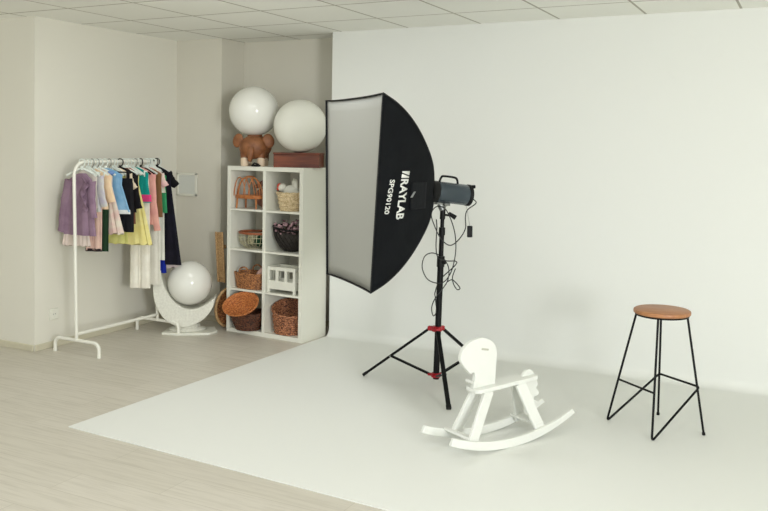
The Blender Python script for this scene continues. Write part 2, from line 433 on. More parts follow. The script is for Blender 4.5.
def trousers(label, what, y, rgb, rgb2, zt, zb, x0, x1, hem=None, black=False, rot=0., wide=0., th=.011):
    g = garment('trousers', 'trousers', label, y, rot); mt = cloth(what.replace(' ', '_') + '_cloth', rgb, rgb2)
    obj('waistband', shell(MB(), [(zt, x0 + .01, x1 - .01, th), (zt - .035, x0 + .01, x1 - .01, th)], seed=3, amp=.001), mt, g)
    xm = (x0 + x1) / 2; zc = zt - .2
    for k, (a, b) in enumerate(((x0, xm + .002), (xm - .002, x1))):
        l = obj('trouser_leg', shell(MB(), [(zt - .03, a + .008 * (1 - k), b - .008 * k, th), (zc, a, b, th * 1.1), (zb, a - wide * (1 - k), b + wide * k, th * 1.1)], seed=k + int(y * 99), folds=2, amp=.004, y0=0), mt, g)
        if hem: obj('cuff', shell(MB(), [(zb + .018, a - .002, b + .002, th * 1.3), (zb - .004, a - .003, b + .003, th * 1.3)], seed=k + int(y * 99), folds=2, amp=.004), cloth(what.replace(' ', '_') + '_cuff', hem), l)
    # clip bar of a trouser hanger
    t = thing('clip_hanger', ('black' if black else 'white') + ' clip hanger holding the ' + what, 'hanger', (RX, y, ZR), rot, 'hangers on the clothes rack')
    hk = [(0, 0, -.055), (0, 0, -.045), (.012, 0, -.032), (.0225, 0, -.012), (.0185, 0, .012), (.0, 0, .0215), (-.0165, 0, .014), (-.021, 0, -.002)]
    obj('hook', MB().tube(smooth(hk, 4), .0026, 6), M_alloy, t)
    obj('clip_bar', MB().tube([(x0, 0, -.078), (x1, 0, -.078)], .005, 8), M_black if black else HW, t)
    for x in (x0 + .02, x1 - .02): obj('clip', MB().box((x, 0, -.098), (.016, .026, .05), bev=.003), M_black if black else HW, t)
    return g
ZT = ZR - .105
simple('blouse', 'blouse', 'pale mint and lilac blouse just right of the mauve coat', 'pale mint blouse', 4.578, (206, 208, 198), (190, 184, 196), ZS, zy(209), .12, .10, arms=[(.09, ZS - .05, .13, zy(204), .035, .03)])
trousers('pale pink trousers with dark cuffs hanging behind the mauve coat', 'pale pink trousers', 4.602, (222, 190, 172), (206, 170, 160), ZT - .03, zy(247), -.05, .085, hem=(40, 32, 34))
simple('blouse', 'blouse', 'peach coloured blouse between the mauve coat and the blue dress', 'peach blouse', 4.63, (236, 212, 178), (228, 196, 160), ZS, zy(207), .12, .115, arms=[(.1, ZS - .05, .145, zy(200), .038, .034)])
trousers('dark green trousers below the cream lace skirt', 'dark green trousers', 4.655, (36, 62, 40), None, ZT - .03, zy(248), -.06, .10, th=.009)
simple('dress', 'dress', 'cream lace dress with a pinkish flared skirt left of the blue dress', 'cream lace dress', 4.682, (222, 212, 194), (214, 182, 172), ZS - .01, zy(231), .10, .11, flare=.085, folds=9, amp=.007, frill=.01)
g = simple('dress', 'dress', 'light blue denim child dress with a white hem', 'light blue dress', 4.735, (140, 180, 208), (118, 164, 200), ZS, zy(210), .12, .155, th=.017, flare=.055, band=(zy(208), zy(212), (226, 228, 224)), pname='dress_body')
bw = MB().ball((.06, -.03, ZS - .03), .022, 16, 8, (1.5, .8, .8)).ball((.02, -.032, ZS - .05), .02, 16, 8, (1, .8, 1.5))
obj('fabric_bow', bw, cloth('blue_bow_cloth', (120, 152, 205)), g)
trousers('short black trousers hanging under the light blue dress', 'short black trousers', 4.775, (24, 24, 28), None, ZT - .02, zy(230), .02, .215, black=True)
simple('dress', 'dress', 'yellow green dress with its hem below the short black trousers', 'yellow green dress', 4.815, (222, 218, 140), (208, 204, 118), ZS - .01, zy(242), .12, .11, flare=.02, frill=.004)
simple('blouse', 'blouse', 'cream blouse between the light blue dress and the black jacket', 'cream blouse', 4.845, (238, 220, 192), None, ZS, zy(192), .12, .14, arms=[(.11, ZS - .05, .165, zy(188), .036, .034)])
simple('jacket', 'jacket', 'black short jacket right of the light blue dress', 'black short jacket', 4.89, (20, 20, 23), (30, 26, 30), ZS, zy(212), .13, .145, th=.016, arms=[(.12, ZS - .055, .165, zy(208), .036, .03)], black=True)
simple('top', 'top', 'brown top whose hem shows under the black short jacket', 'brown top', 4.925, (122, 82, 62), None, ZS, zy(224), .12, .105)
simple('top', 'top', 'orange and dark patterned top left of the teal top', 'orange patterned top', 4.955, (190, 100, 70), (64, 50, 46), ZS, zy(196), .12, .115)
simple('dress', 'dress', 'yellow tulle dress with a wide skirt in the middle of the rack', 'yellow tulle dress', 4.99, (238, 228, 158), (230, 216, 136), ZS - .005, zy(245), .11, .09, th=.018, flare=.11, folds=10, amp=.007, frill=.008)
simple('top', 'top', 'teal top with a bright pink band at its hem', 'teal top', 5.028, (22, 150, 140), None, ZS + .005, zy(203), .12, .15, th=.014, flare=.012, band=(zy(195), zy(202), (225, 70, 130)))
trousers('left of the two long white trousers, below the yellow tulle dress', 'left long white trousers', 5.055, (236, 232, 218), (226, 220, 204), ZT, zy(291), -.035, .125, wide=.012)
simple('jacket', 'jacket', 'salmon pink jacket right of the teal top', 'salmon pink jacket', 5.085, (230, 172, 158), (216, 154, 146), ZS, zy(226), .12, .145, arms=[(.12, ZS - .05, .175, zy(232), .036, .028)])
simple('cardigan', 'cardigan', 'thin black cardigan between the pink jacket and the brown vest', 'black cardigan', 5.115, (26, 22, 24), None, ZS, zy(222), .12, .14, black=True)
trousers('right of the two long white trousers, reaching lowest on the rack', 'right long white trousers', 5.203, (238, 235, 222), (228, 224, 210), ZT, zy(290), -.075, .10, wide=.012)
simple('vest', 'vest', 'brown vest left of the green top', 'brown vest', 5.168, (134, 98, 66), None, ZS, zy(219), .12, .16)
simple('top', 'top', 'pink and white patterned top above the brown vest', 'pink patterned top', 5.19, (232, 176, 180), (228, 210, 196), ZS + .0, zy(189), .12, .15, arms=[(.12, ZS - .05, .165, zy(187), .03, .03)])
simple('top', 'top', 'pale cream top right of the pink patterned top', 'pale cream top', 5.21, (226, 226, 206), None, ZS - .01, zy(194), .12, .15)
simple('top', 'top', 'emerald green top at the right part of the rack', 'emerald green top', 5.23, (58, 150, 98), None, ZS - .02, zy(215), .12, .155)
simple('dress', 'dress', 'long white dress next to the dark navy dress', 'long white dress', 5.25, (232, 232, 220), None, ZS - .01, zy(265), .11, .115, th=.012)
g = garment('dress', 'dress', 'royal blue dress whose hem shows below the long white dress', 5.266)
obj('body', shell(MB(), [(ZS, -.03, .03, .008), (zy(252), -.04, .035, .01), (zy(260), -.02, .105, .012), (zy(279), -.02, .115, .013)], seed=8), cloth('royal_blue_cloth', (24, 44, 150)), g)
hang(5.266, 0, 'royal blue dress', half=.05)
simple('dress', 'dress', 'long dark navy dress near the right end of the rack', 'navy dress', 5.288, (24, 22, 36), (18, 17, 26), ZS - .0, zy(270), .12, .155, th=.016, flare=.085, black=True)
simple('jacket', 'jacket', 'black jacket with a stiff sleeve, rightmost on the rack', 'rightmost black jacket', 5.302, (20, 19, 22), None, ZS, zy(196), .12, .13, arms=[(.10, ZS - .05, .185, zy(187), .045, .032)], black=True)
simple('dress', 'dress', 'pale pink ruffled dress peeking out behind the navy dress above the big ball', 'pale ruffled dress', 5.335 - .008, (224, 212, 206), (212, 190, 190), ZS - .04, zy(274), .09, .06, flare=.14, frill=.01)

# ------------------------------------------------------------------ shelf unit
CX, CY, CA = -3.595, 5.594, -.0756; CW, CH, CD = .7935, 1.397, .33
Rc = Matrix.Rotation(CA, 4, 'Z'); Tc = Matrix.Translation((CX, CY, 0)) @ Rc
def cab(x, y, z): return Tc @ Vector((x, y, z))
t = thing('cube_shelf', 'tall white cube shelf with eight open compartments of baskets', 'shelf', (CX, CY, 0), CA)
th = .036; sh = .016
for x in (-th / 2, -CW + th / 2): obj('side_panel', MB().box((x, CD / 2, CH / 2), (th, CD, CH), bev=.0015), M_white, t)
obj('top_panel', MB().box((-CW / 2, CD / 2, CH - th / 2), (CW - 2 * th, CD - .002, th), bev=.0015), M_white, t)
obj('bottom_panel', MB().box((-CW / 2, CD / 2, th / 2), (CW - 2 * th, CD - .002, th), bev=.0015), M_white, t)
obj('divider', MB().box((-CW / 2, CD / 2, CH / 2), (.03, CD - .004, CH - 2 * th), bev=.0015), M_white, t)
pitch = (CH - 2 * th + sh) / 4; SZ = [th + k * pitch for k in range(4)]        # compartment floors
for k in range(1, 4):
    for xc in (-CW * .25 + .0, -CW * .75):
        wx = CW / 2 - th - .015; cxx = (-th - wx / 2) if xc > -CW / 2 else (-CW + th + wx / 2)
        obj('shelf_board', MB().box((cxx, CD / 2, SZ[k] - sh / 2), (wx, CD - .006, sh), bev=.001), M_white, t)
XR = -th - (CW / 2 - th - .015) / 2; XLc = -CW + th + (CW / 2 - th - .015) / 2      # centres of the right and left column
def spot(col, row): return (XR if col else XLc), SZ[row]

W_brown = weave_mat('brown_wicker', (186, 126, 76), (98, 56, 32), 60)
W_red = weave_mat('reddish_wicker', (196, 132, 92), (84, 44, 28), 60)
W_dark = weave_mat('dark_wicker', (112, 66, 42), (44, 24, 16), 60)
W_orange = weave_mat('honey_wicker', (206, 130, 70), (160, 88, 42), 55, .4)
W_cream = weave_mat('cream_rope', (232, 212, 172), (190, 164, 122), 60)
W_tan = weave_mat('tan_wicker', (196, 160, 112), (160, 122, 80), 60)
M_rattan = mat('rattan_cane', (200, 130, 72), .45, rgb2=(168, 96, 50), nscale=30)

def basket_mesh(r0, r1, h, sx=1., sy=1., rows=9, slant=0., wall=.008, amp=.0035, ribs=22, belly=0.):
    """open woven basket: strands over and under upright ribs, with thickness and an inside"""
    mb = MB(); n = 88; vs = []; prof = []
    m = rows * 4
    for i in range(m + 1): prof.append((i / m, 1))
    for i in range(m, -1, -2): prof.append((i / m, -1))
    for (q, side) in prof:
        r = r0 + (r1 - r0) * q + belly * math.sin(q * PI)
        row = int(q * rows - 1e-6); ph = (row % 2) * PI
        for k in range(n):
            a = 2 * PI * k / n
            w = abs(math.sin(q * rows * PI)) * amp * (1 + .8 * math.sin(a * ribs + ph))
            rr_ = r + (w if side > 0 else -wall)
            z = h * q * (1 + slant * math.cos(a)) if side > 0 else max(.006, h * q * (1 + slant * math.cos(a)))
            vs.append((rr_ * sx * math.cos(a), rr_ * sy * math.sin(a), z))
    m2 = len(prof)
    fs = [(i * n + k, i * n + (k + 1) % n, (i + 1) * n + (k + 1) % n, (i + 1) * n + k) for i in range(m2 - 1) for k in range(n)]
    fs += [tuple(range(n))[::-1], tuple((m2 - 1) * n + k for k in range(n))]
    return mb.add(vs, fs)
def rim_mesh(r, h, sx=1., sy=1., rad=.008, slant=0., twist=14):
    pts = []; n = 96
    for k in range(n):
        a = 2 * PI * k / n; w = 1 + .012 * math.sin(a * twist * 2)
        pts.append((r * sx * math.cos(a) * w, r * sy * math.sin(a) * w, h * (1 + slant * math.cos(a)) + .002 * math.sin(a * twist)))
    return MB().tube(pts, rad, 8, closed=True)
def on_shelf(name, label, cat, col, row, dx=0., dy=.15, rz=0., group=None):
    x, z = spot(col, row); p = cab(x + dx, dy, z)
    return thing(name, label, cat, tuple(p), CA + rz, group)
BG = 'baskets in the cube shelf'

# row 3 (top) left: little rattan seat with hooped back, a stuffed toy behind
t = on_shelf('doll_chair', 'little rattan doll chair with a hooped back in the top left compartment', 'doll chair', 0, 3, -.03, .085, .0)
st = MB(); st.lathe([(0, .085), (.118, .085), (.128, .093), (.128, .108), (.118, .114), (0, .112)], n=48, sx=1.08, sy=.62)
obj('seat', st, M_rattan, t)
for k in range(3): obj('seat_binding', MB().tube([(.132 * 1.08 * math.cos(a), .132 * .62 * math.sin(a), .09 + k * .009) for a in [2 * PI * j / 60 for j in range(60)]], .0045, 6, closed=True), M_rattan, t)
for (x, y) in ((-.10, -.045), (.10, -.045), (-.09, .05), (.09, .05)):
    obj('leg', MB().tube([(x, y, .09), (x * 1.06, y * 1.1, .0)], .007, 8), M_rattan, t)
def arch(x0, x1, hh, y0, y1):
    return [(x0 + (x1 - x0) * (.5 - .5 * math.cos(PI * q)), y0 + (y1 - y0) * q, .105 + hh * math.sin(PI * q)) for q in [j / 22 for j in range(23)]]
obj('back_hoop', MB().tube(arch(-.135, .125, .165, -.01, .01), .006, 8), M_rattan, t)
for k, (a, b, hh) in enumerate(((-.13, -.03, .155), (-.09, .01, .15), (-.045, .05, .16), (.0, .10, .15), (-.12, .06, .16))):
    obj('back_hoop', MB().tube(arch(a, b, hh, -.055 + .01 * k, -.03 + .012 * k), .0042, 8), M_rattan, t)
t = on_shelf('stuffed_toy', 'dusky pink stuffed toy lying behind the rattan doll chair', 'stuffed toy', 0, 3, .05, .21, .3)
plush = mat('dusky_pink_plush', (168, 122, 104), .9, noise=.3, bump=.5, bscale=200)
obj('toy_body', MB().ball((0, 0, .09), .09, 24, 14, (1.25, .8, 1)).ball((.02, 0, .22), .062, 24, 14), plush, t)
obj('toy_limb', MB().ball((-.06, 0, .2), .03, 16, 8, (2.1, .8, .8), M=Matrix.Rotation(-.5, 4, 'Y')), plush, t)
# row 3 right: cream basket with a toy hen
t = on_shelf('rope_basket', 'cream rope basket with a toy hen in the top right compartment', 'basket', 1, 3, .0, .125, 0, BG)
obj('basket_body', basket_mesh(.092, .120, .145, rows=8, amp=.004, ribs=3), W_cream, t)
obj('rim', rim_mesh(.120, .147, rad=.007), W_cream, t)
t = on_shelf('toy_hen', 'white toy hen with a red comb sitting in the cream rope basket', 'toy', 1, 3, -.015, .125)
wh = mat('white_plush', (226, 224, 210), .8, bump=.4, bscale=120)
obj('hen_body', MB().ball((.01, 0, .155), .062, 24, 14, (1.2, .9, .9)).ball((-.055, -.03, .185), .036, 20, 12), wh, t)
obj('hen_tail', MB().ball((.055, .0, .20), .03, 16, 10, (.7, .6, 2.0)).ball((.03, .01, .205), .026, 16, 10, (.7, .6, 2.4)), wh, t)
obj('comb', MB().ball((-.085, -.035, .198), .022, 14, 8, (1, .8, 1.1)).ball((-.09, -.045, .175), .014, 14, 8), mat('red_felt', (196, 66, 44), .7), t)
# row 2 left: shallow wire basket with orange rim
t = on_shelf('wire_basket', 'shallow oval wire basket with an orange rim in the second row', 'basket', 0, 2, -.005, .14, 0, BG)
wirem = mat('pale_wire', (188, 182, 150), .4, .4)
wm = MB(); H2 = .125
for k in range(26):
    a = 2 * PI * k / 26; p0 = Vector((.085 * 1.1 * math.cos(a), .085 * math.sin(a), .006)); p1 = Vector((.145 * 1.12 * math.cos(a), .125 * math.sin(a), H2))
    mid = p0.lerp(p1, .5) + Vector((.02 * math.cos(a), .02 * math.sin(a), -.012)); wm.tube(smooth([p0, mid, p1], 4), .0026, 6)
for q, r in ((.0, .088), (.35, .122), (.7, .142)):
    wm.tube([(r * 1.1 * math.cos(a), r * .95 * math.sin(a), .006 + H2 * q) for a in [2 * PI * j / 48 for j in range(48)]], .0026, 6, closed=True)
obj('wire_cage', wm, wirem, t)
obj('rim', MB().tube([(.155 * math.cos(a), .122 * math.sin(a), H2 + .006) for a in [2 * PI * j / 60 for j in range(60)]], .011, 8, closed=True), mat('orange_brown_rim', (150, 84, 52), .5), t)
hp = smooth([(-.155, 0, H2), (-.172, -.0, H2 + .008), (-.182, -.01, H2 + .006)], 5); obj('handle', MB().tube(hp, .005, 8), M_black, t)
tag_ = on_shelf('folded_cloth', 'patterned cloth with dark green part lying in the orange rimmed wire basket', 'cloth', 0, 2, -.005, .14)
obj('patterned_fold', MB().ball((-.03, 0, .062), .06, 24, 12, (1.05, 1.0, .85)), mat('patterned_cloth', (196, 186, 152), .85, rgb2=(92, 96, 74), nscale=45), tag_)
obj('green_fold', MB().ball((.058, -.012, .062), .055, 24, 12, (1.0, 1.0, .9)), cloth('dark_green_fold_cloth', (30, 66, 42)), tag_)
# row 2 right: dark round net basket with dried pink flowers
t = on_shelf('net_basket', 'dark round mesh basket holding dried pink flowers in the second row', 'basket', 1, 2, -.01, .14, 0, BG)
nm = MB()
def bowl(a, q):   # q 0..1 bottom to top
    r = .06 + .100 * math.sin(q * PI * .5) ** .7; return Vector((r * math.cos(a), r * .85 * math.sin(a), .005 + .185 * q * (1 - .10 * math.cos(a) * q)))
for k in range(22):
    for sgn in (1, -1):
        nm.tube([bowl(2 * PI * k / 22 + sgn * q * .8, q) for q in [j / 9 for j in range(10)]], .0024, 5)
obj('mesh_bowl', nm, mat('dark_bronze_wire', (46, 42, 38), .5, .5), t)
obj('rim', MB().tube([bowl(2 * PI * j / 48, 1.) for j in range(48)], .007, 8, closed=True), M_black, t)
obj('lining', MB().add(*(lambda vs: (vs, [(i * 32 + k, i * 32 + (k + 1) % 32, (i + 1) * 32 + (k + 1) % 32, (i + 1) * 32 + k) for i in range(8) for k in range(32)] + [tuple(range(32))[::-1]]))([tuple(bowl(2 * PI * k / 32, q * .88) * .96) for q in [j / 8 for j in range(9)] for k in range(32)])), mat('dark_grey_lining', (64, 58, 54), .9, noise=.5, nscale=30), t)
t = on_shelf('dried_flowers', 'dried pink flowers filling the dark mesh basket', 'flowers', 1, 2, -.01, .14)
fm = MB(); sm = MB(); rnd = random.Random(3)
for k in range(120):
    a = rnd.random() * 2 * PI; r = .142 * math.sqrt(rnd.random()); z = .15 + rnd.random() * .10; x = r * math.cos(a); y = r * math.sin(a)
    if k % 3 == 0: sm.tube([(x * .3, y * .3, .06), (x, y, z)], .0018, 5)
    fm.ball((x, y, z), .006 + rnd.random() * .008, 8, 5, (1, 1, .8))
f1 = obj('blossom', fm, mat('dusty_pink_petal', (196, 160, 164), .9, rgb2=(136, 104, 112), nscale=40), t); f1['kind'] = 'stuff'
obj('stem', sm, mat('dry_stem', (92, 78, 62), .9), t)
# row 1 left: brown basket with handles, pale cloth
t = on_shelf('wicker_basket', 'rectangular brown wicker basket with two handles in the third row', 'basket', 0, 1, -.018, .11, 0, BG)
def rectw(r, p=4.):  # superellipse basket
    return r
bmesh_ = basket_mesh(.115, .14, .135, 1., .8, rows=8, amp=.004, ribs=16)
bmesh_.v = [((abs(x) ** .78) * (.19 ** .22) * (1 if x > 0 else -1) * 1.10, (abs(y) ** .8) * (.14 ** .2) * (1 if y > 0 else -1) * .9, z) for x, y, z in bmesh_.v]
obj('basket_body', bmesh_, W_brown, t)
for sy in (-1, 1):
    obj('handle', MB().tube([(.055 * math.cos(a) - .02, sy * .088, .13 + .052 * math.sin(a)) for a in [PI * j / 14 for j in range(15)]], .007, 8), W_brown, t)
t = on_shelf('folded_cloth', 'pale pink cloth tucked into the rectangular brown wicker basket', 'cloth', 0, 1, .075, .12)
obj('cloth_fold', MB().ball((0, 0, .125), .05, 24, 12, (.75, 1.1, 1.25), M=Matrix.Rotation(.55, 4, 'Y')), cloth('pale_pink_cloth', (206, 170, 156), (190, 150, 140)), t)
# row 1 right: small white doll cot
t = on_shelf('doll_cot', 'small white slatted doll cot in the third row of the shelf', 'doll cot', 1, 1, -.022, .105)
wd, dp, ht = .285, .17, .215
for x in (-1, 1):
    for y in (-1, 1): obj('post', MB().box((x * (wd / 2 - .011), y * (dp / 2 - .011), ht / 2), (.022, .022, ht), bev=.003), M_white, t)
for y in (-1, 1):
    sp = MB()
    sp.box((0, y * (dp / 2 - .010), ht - .016), (wd - .03, .014, .03), bev=.002); sp.box((0, y * (dp / 2 - .010), .065), (wd - .03, .014, .07), bev=.002)
    for x in (-.045, .045): sp.box((x, y * (dp / 2 - .010), .14), (.026, .012, .12), bev=.002)
    obj('slatted_side', sp, M_white, t)
for x in (-1, 1):
    sp = MB(); sp.box((x * (wd / 2 - .008), 0, ht - .016), (.014, dp - .03, .03)); sp.box((x * (wd / 2 - .008), 0, .065), (.014, dp - .03, .07)); sp.box((x * (wd / 2 - .008), 0, .14), (.012, .026, .12))
    obj('end_panel', sp, M_white, t)
obj('cot_base', MB().box((0, 0, .05), (wd - .03, dp - .03, .01)), M_white, t)
# row 0 left: dark basket with honey tray leaning on it
t = on_shelf('wicker_basket', 'dark brown oval wicker basket at the bottom left of the shelf', 'basket', 0, 0, -.002, .035, 0, BG)
obj('basket_body', basket_mesh(.10, .162, .145, 1.02, .88, rows=8, amp=.004, ribs=18), W_dark, t)
obj('rim', rim_mesh(.160, .147, 1.02, .88, .006), W_dark, t)
x, z = spot(0, 0)
t = thing('wicker_tray', 'honey coloured oval wicker bowl tilted on top of the dark brown basket', 'tray', tuple(cab(x + .02, -.075, z + .222)), CA, BG)
Mt = Matrix.Rotation(-.02, 4, 'Y') @ Matrix.Rotation(.70, 4, 'X')
tr = MB(); tr.lathe([(0, -.034), (.08, -.032), (.12, -.018), (.148, .012), (.155, .014), (.15, .002), (.12, -.026), (.08, -.042), (0, -.044)], n=64, sx=1.13, sy=.84, M=Mt)
obj('tray_body', tr, W_orange, t)
for k, r in enumerate((.03, .055, .08, .105, .13, .152)):
    zz = (-.030, -.029, -.027, -.019, -.004, .014)[k]
    obj('coil', MB().tube([Mt @ Vector((r * 1.13 * math.cos(a), r * .84 * math.sin(a), zz)) for a in [2 * PI * j / 56 for j in range(56)]], .005, 6, closed=True), W_orange, t)
# row 0 right: round brown basket with slanting mouth
t = on_shelf('wicker_basket', 'round reddish wicker basket with a high back at the bottom right of the shelf', 'basket', 1, 0, -.006, .14, PI * .72, BG)
obj('basket_body', basket_mesh(.128, .150, .20, 1, 1, rows=9, slant=.24, amp=.006, ribs=16), W_red, t)
obj('rim', rim_mesh(.150, .20, 1, 1, .010, .24), W_red, t)

# ------------------------------------------------------------------ on top of the shelf
t = thing('wooden_box', 'low red-brown wooden box on the shelf top under a white ball', 'box', tuple(cab(-.155, .145, CH)), CA + .42)
obj('box_body', MB().box((0, 0, .052), (.375, .19, .104), bev=.003), M_dkwood, t)
obj('lid', MB().box((0, 0, .112), (.382, .197, .016), bev=.003), M_dkwood, t)
b = obj('ball', MB().ball((0, 0, 0), .215, 64, 32), M_globe2); b.location = (-3.725, 5.745, CH + .12 + .2145)
tag(b, 'large matt white ball resting on the red-brown box', 'ball')
t = thing('elephant_stand', 'brown carved elephant with pale feet carrying a white ball', 'elephant figure', (-4.175, 5.745, CH), .4)
def ew(q): return q
obj('body', MB().ball((0, .02, .160), .122, 32, 18, (1.14, .85, .82)).ball((0, -.055, .158), .112, 32, 18, (1.04, .75, .88)), M_eleph, t)
for sx in (-1, 1):
    obj('ear', MB().ball((sx * .128, -.058, .212), .052, 24, 14, (.95, .32, 1.15), M=Matrix.Rotation(sx * -.25, 4, 'Y') @ Matrix.Rotation(sx * .35, 4, 'Z')), M_eleph, t)
obj('trunk', MB().tube(smooth([(0, -.12, .15), (0, -.138, .11), (-.005, -.138, .07), (-.012, -.13, .045)], 5), [.032, .031, .030, .029, .028, .027, .026, .025, .024, .023, .022, .021, .02, .019, .018, .017], 14), M_eleph, t)
for sx in (-1, 1):
    for y in (-.06, .07):
        l = obj('leg', MB().lathe([(.034, .045), (.036, .10), (.04, .14)], (sx * .07, y, 0), 20), M_eleph, t)
        obj('foot', MB().lathe([(.027, .0), (.031, .01), (.034, .06), (.03, .075)], (sx * .07, y - .004, 0), 20), M_cream, l)
obj('saddle', MB().lathe([(.03, .238), (.062, .25), (.062, .262), (.03, .25)], (0, .0, 0), 28), M_eleph, t)
t2 = obj('cable_clip', MB().box((0, 0, .008), (.075, .04, .016), bev=.005).tube([(-.03, 0, .016), (-.01, -.01, .028), (.03, 0, .018)], .006, 8), M_black); t2.location = (-4.085, 5.64, CH)
tag(t2, 'small black clip on the shelf edge by the elephant feet', 'clip')
b = obj('ball', MB().ball((0, 0, 0), .207, 64, 32), M_globe); b.location = (-4.185, 5.745, CH + .255 + .204)
tag(b, 'glossy white ball carried by the brown elephant', 'ball')

# ------------------------------------------------------------------ moon cradle and ball on the floor
mc = Vector((-4.64, 5.46, 0)); an = math.atan2(-mc.x, mc.y) # faces the camera side
t = thing('moon_cradle', 'white crescent moon cradle on an oval foot left of the shelf', 'cradle', tuple(mc), .62)
out = [(217, 293), (214, 304), (207, 314), (197, 321), (186, 324.5), (174, 322), (163, 314), (155.5, 301), (152.5, 288), (153, 275), (157, 263)]
inn = [(160, 264), (162, 275), (166.5, 286.5), (174, 297), (183, 303.5), (192, 305.5), (201, 303.5), (209.5, 299)]
pl = [Vector(((x - 187) / 128, (325 - y) / 128 + .055, 0)) for x, y in out]; pi2 = [Vector(((x - 187) / 128, (325 - y) / 128 + .055, 0)) for x, y in inn]
poly2 = [(p.x, p.y) for p in smooth(pl, 4)] + [(p.x, p.y) for p in smooth(pi2, 4)]
M_moon = mat('speckled_white_plaster', (230, 229, 216), .7, rgb2=(218, 216, 203), nscale=60, bump=.15, bscale=60)
mm = obj('crescent', MB().prism(poly2, .20, lambda u, v, w: (u, w, v)), M_moon, t, bevel=.008)
obj('pedestal', MB().lathe([(0, .022), (.15, .022), (.155, .03), (.14, .04), (.11, .05), (.10, .075), (0, .08)], n=48, sy=.75), M_moon, t)
obj('foot_board', MB().prism([(-.20, -.10), (-.07, -.15), (.19, -.15), (.25, -.06), (.22, .10), (-.16, .11)], .02, lambda u, v, w: (u, v, w + .0105)), M_white, t, bevel=.004)
b = obj('ball', MB().ball((0, 0, 0), .183, 64, 32), M_globe); b.location = tuple(mc + Vector((.012, .012, .412)))
tag(b, 'glossy white ball cradled in the white crescent moon', 'ball')

# wicker panel and hoop between the pillar and the shelf
t = thing('wicker_rack', 'narrow tan woven wall rack hanging in the gap left of the shelf', 'rack', (-4.51, 5.75, .39), -.25)
pl_ = MB(); pl_.box((-.020, 0, .215), (.088, .018, .43), rot=Matrix.Rotation(-.09, 4, 'Y'), bev=.004)
obj('woven_field', pl_, W_tan, t)
for a in (-1, 1): obj('edge_cane', MB().tube([(a * .044, -.006, .0), (a * .044 - .040, -.006, .43)], .008, 8), W_tan, t)
obj('wall_batten', MB().box((-.09, .055, .30), (.14, .012, .03), bev=.003), W_tan, t)
t = thing('wicker_tray', 'round tan wicker tray standing on its rim in the gap left of the shelf', 'tray', (-4.445, 5.775, .0), PI / 2 - .12, 'trays by the shelf')
hr = .165
obj('tray_rim', MB().tube([(hr * math.cos(a), 0, .178 + hr * math.sin(a)) for a in [2 * PI * j / 64 for j in range(64)]], .0125, 10, closed=True), W_tan, t)
obj('tray_base', MB().lathe([(0, -.004), (hr * .97, -.004), (hr * .97, .004), (0, .004)], n=56, M=Matrix.Translation((0, .012, .178)) @ Matrix.Rotation(PI / 2, 4, 'X')), W_brown, t)

# ------------------------------------------------------------------ light stand
PX, PY = -2.192, 5.055; z0 = zt
t = thing('light_stand', 'black tripod light stand with red collars carrying the softbox', 'light stand', (PX, PY, z0))
def dz(z): return z - z0
LN = rgt * .028
def ln(z): return LN * (z / 1.2) + Vector((0, 0, dz(z)))
obj('lower_pole', MB().tube([ln(.045), ln(.83)], .0205, 20), M_black, t)
obj('middle_pole', MB().tube([ln(.81), ln(1.02)], .016, 20), M_black, t)
obj('upper_pole', MB().tube([ln(1.0), ln(1.21)], .013, 20), M_black, t)
obj('pole_clamp', MB().tube([ln(.79), ln(.86)], .0255, 20).box((.044, -.004, dz(.825)), (.03, .018, .03), bev=.004), M_blackplastic, t)
k = obj('pole_clamp', MB().tube([ln(1.0), ln(1.05)], .021, 20), M_blackplastic, t)
rc = obj('leg_collar', MB().lathe([(.0, dz(.362)), (.03, dz(.362)), (.036, dz(.366)), (.036, dz(.39)), (.03, dz(.396)), (0, dz(.396))], n=28), M_red, t)
rh = obj('base_hub', MB().lathe([(.0, dz(.058)), (.03, dz(.058)), (.034, dz(.064)), (.034, dz(.078)), (.027, dz(.086)), (0, dz(.086))], n=28), M_red, t)
tips = [(-2.70, 4.985), (-1.90, 4.585), (-1.963, 5.50)]
for (x, y) in tips:
    d = Vector((x - PX, y - PY, 0)); R_ = d.length; d.normalize(); sd = Vector((-d.y, d.x, 0))
    A = d * .055 + Vector((0, 0, dz(.372))); B = d * R_ + Vector((0, 0, .012))
    ax = (B - A).normalized(); nz = sd.cross(ax)
    Rm = Matrix((sd, nz, ax)).transposed()
    lg = obj('leg', MB().box((A + B) / 2, (.027, .017, (B - A).length), rot=Rm, bev=.003), M_black, t)
    obj('foot_cap', MB().box(B - ax * .016, (.031, .021, .034), rot=Rm, bev=.004), M_blackplastic, lg)
    P = A + (B - A) * .575; Q = d * .04 + Vector((0, 0, dz(.072))); ax2 = (P - Q).normalized(); n2 = sd.cross(ax2); R2 = Matrix((sd, n2, ax2)).transposed()
    br_ = obj('brace', MB().box((P + Q) / 2, (.021, .013, (P - Q).length), rot=R2, bev=.002), M_black, t)
    obj('rivet', MB().tube([P - sd * .018, P + sd * .018], .005, 8), M_alloy, br_)
    obj('collar_lug', MB().box(d * .043 + Vector((0, 0, dz(.379))), (.034, .03, .03), rot=Matrix((d, Vector((-d.y, d.x, 0)), Vector((0, 0, 1)))).transposed(), bev=.004), M_red, rc)
    obj('hub_lug', MB().box(d * .04 + Vector((0, 0, dz(.072))), (.03, .026, .016), rot=Matrix((d, Vector((-d.y, d.x, 0)), Vector((0, 0, 1)))).transposed(), bev=.003), M_red, rh)

